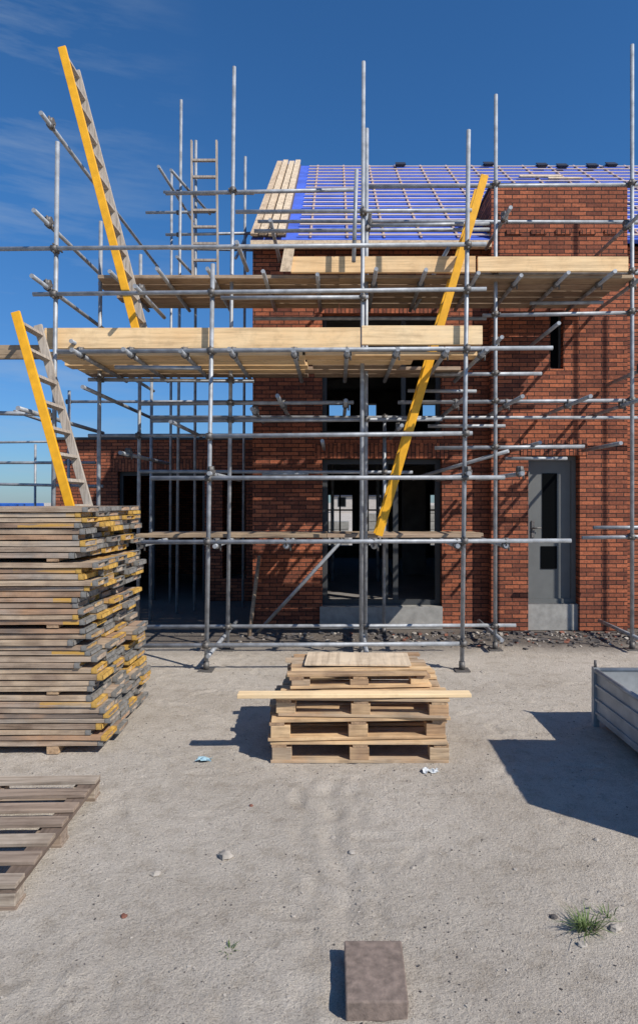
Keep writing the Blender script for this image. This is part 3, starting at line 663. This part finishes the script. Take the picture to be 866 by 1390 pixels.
# ------------------------------------------------------------ background
e=empty('tarp_stack',(-9,14.5,0),'building materials under a bright blue tarpaulin on the horizon at far left','tarpaulin')
m=MB(); m.hexa([(-12,14,0),(-6.9,14,0),(-6.9,15.5,0),(-12,15.5,0),(-11.9,14.1,1.69),(-7.0,14.1,1.68),(-7.0,15.4,1.70),(-11.9,15.4,1.71)]); m.build('cover',M_tarp,e)
def far_house(x,y,w,dp,h,lab,mw):
    e=empty('far_house',(x,y,0),lab,'house','far houses seen through the empty windows')
    m=MB(); m.box(x-w/2,x+w/2,y,y+dp,0,h); m.build('wall',mw,e)
    m=MB(); m.v+=[Vector(v) for v in ((x-w/2-.2,y-.3,h),(x+w/2+.2,y-.3,h),(x+w/2+.2,y+dp+.3,h),(x-w/2-.2,y+dp+.3,h),(x-w/2-.2,y+dp/2,h+2.6),(x+w/2+.2,y+dp/2,h+2.6))]
    m.f+=[(0,1,5,4),(2,3,4,5),(0,4,3),(1,2,5),(3,2,1,0)]; m.sm+=[False]*5; m.build('roof',M_tile,e)
    for k in range(3):
        cx=x-w/2+w*(k+.5)/3; wf=MB().box(cx-.6,cx+.6,y-.05,y-.01,.9,2.3).build('window',M_dark,e); MB().box(cx-.5,cx+.5,y-.07,y-.051,1.0,2.2).build('pane',mg,wf)
far_house(4,95,9,7,2.4,'pale low house far behind, seen through the ground floor opening',M_plaster)
far_house(24,102,14,8,5.5,'taller brick house far behind the right side',M_brick)
for i,(x,lab) in enumerate(((.05,'leftmost of the three grey packs of blocks behind the house'),(1.3,'middle one of the three grey packs of blocks behind the house'),(3.0,'rightmost of the three grey packs of blocks behind the house'))):
    e=empty('block_pack',(x,20,0),lab,'blocks','packs of blocks behind the house')
    MB().box(x-.4,x+.4,20,20.8,0,.12).build('pallet_base',M_oldpx,e)
    for q in range(4+i): MB().box(x-.38+.01*(q%2),x+.37+.01*(q%2),20.02,20.78,.121+.25*q,.121+.25*q+.235).build('block_layer',M_conc,e)
# ------------------------------------------------------------ light
sd=Vector((.78,-.64,.90)).normalized()
el=math.asin(sd.z); az_=math.atan2(sd.x,sd.y)
ld=bpy.data.lights.new('sun','SUN'); ld.energy=5.0; ld.angle=math.radians(.53); ld.color=(1,.945,.87)
lo=bpy.data.objects.new('sun',ld); col.objects.link(lo); lo.rotation_euler=sd.to_track_quat('Z','Y').to_euler(); lo.location=(20,-15,25)
w=bpy.data.worlds.new('World'); scn.world=w; w.use_nodes=True; nt=w.node_tree; bgd=nt.nodes['Background']
sky=N(nt,'ShaderNodeTexSky',sky_type='NISHITA'); sky.sun_disc=False; sky.sun_elevation=el; sky.sun_rotation=az_; sky.air_density=1.0; sky.dust_density=.2; sky.ozone_density=3.0
tc=N(nt,'ShaderNodeTexCoord'); mp=N(nt,'ShaderNodeMapping'); L(nt,tc.outputs['Generated'],mp.inputs[0]); mp.inputs['Rotation'].default_value=(0,-.6,0); mp.inputs['Scale'].default_value=(1.3,1.2,9)
cn=noisen(nt,mp.outputs[0],2.2,7,.62)
sp=N(nt,'ShaderNodeSeparateXYZ'); L(nt,tc.outputs['Generated'],sp.inputs[0])
ml=N(nt,'ShaderNodeMapRange'); L(nt,sp.outputs[0],ml.inputs[0]); ml.inputs[1].default_value=-.16; ml.inputs[2].default_value=-.36
cf_=mth(nt,'MULTIPLY',mth(nt,'MULTIPLY',ramp(nt,[(.48,(0,0,0)),(.76,(1,1,1))],cn),ml.outputs[0]),.42)
tr=ramp(nt,[(0,(.42,.62,.92)),(.12,(.44,.74,1.10)),(.40,(.44,.95,1.38)),(1,(.44,.95,1.38))],sp.outputs[2])
tint=mixc(nt,1.0,sky.outputs[0],tr,'MULTIPLY')
L(nt,mixc(nt,cf_,tint,(4.5,5.5,6.6)),bgd.inputs[0]); bgd.inputs[1].default_value=.09
# ------------------------------------------------------------ camera
cd=bpy.data.cameras.new('camera'); cam=bpy.data.objects.new('camera',cd); col.objects.link(cam); scn.camera=cam
cd.sensor_fit='HORIZONTAL'; cd.sensor_width=36; cd.lens=F/866*36; cam.location=(0,0,H); cam.rotation_euler=(math.pi/2,0,0)
cd.shift_x=-(VX-433)/866; cd.shift_y=-(695-VY)/866; cd.clip_end=2000; cd.clip_start=.05
scn.view_settings.view_transform='Standard'; scn.view_settings.look='None'; scn.view_settings.exposure=0
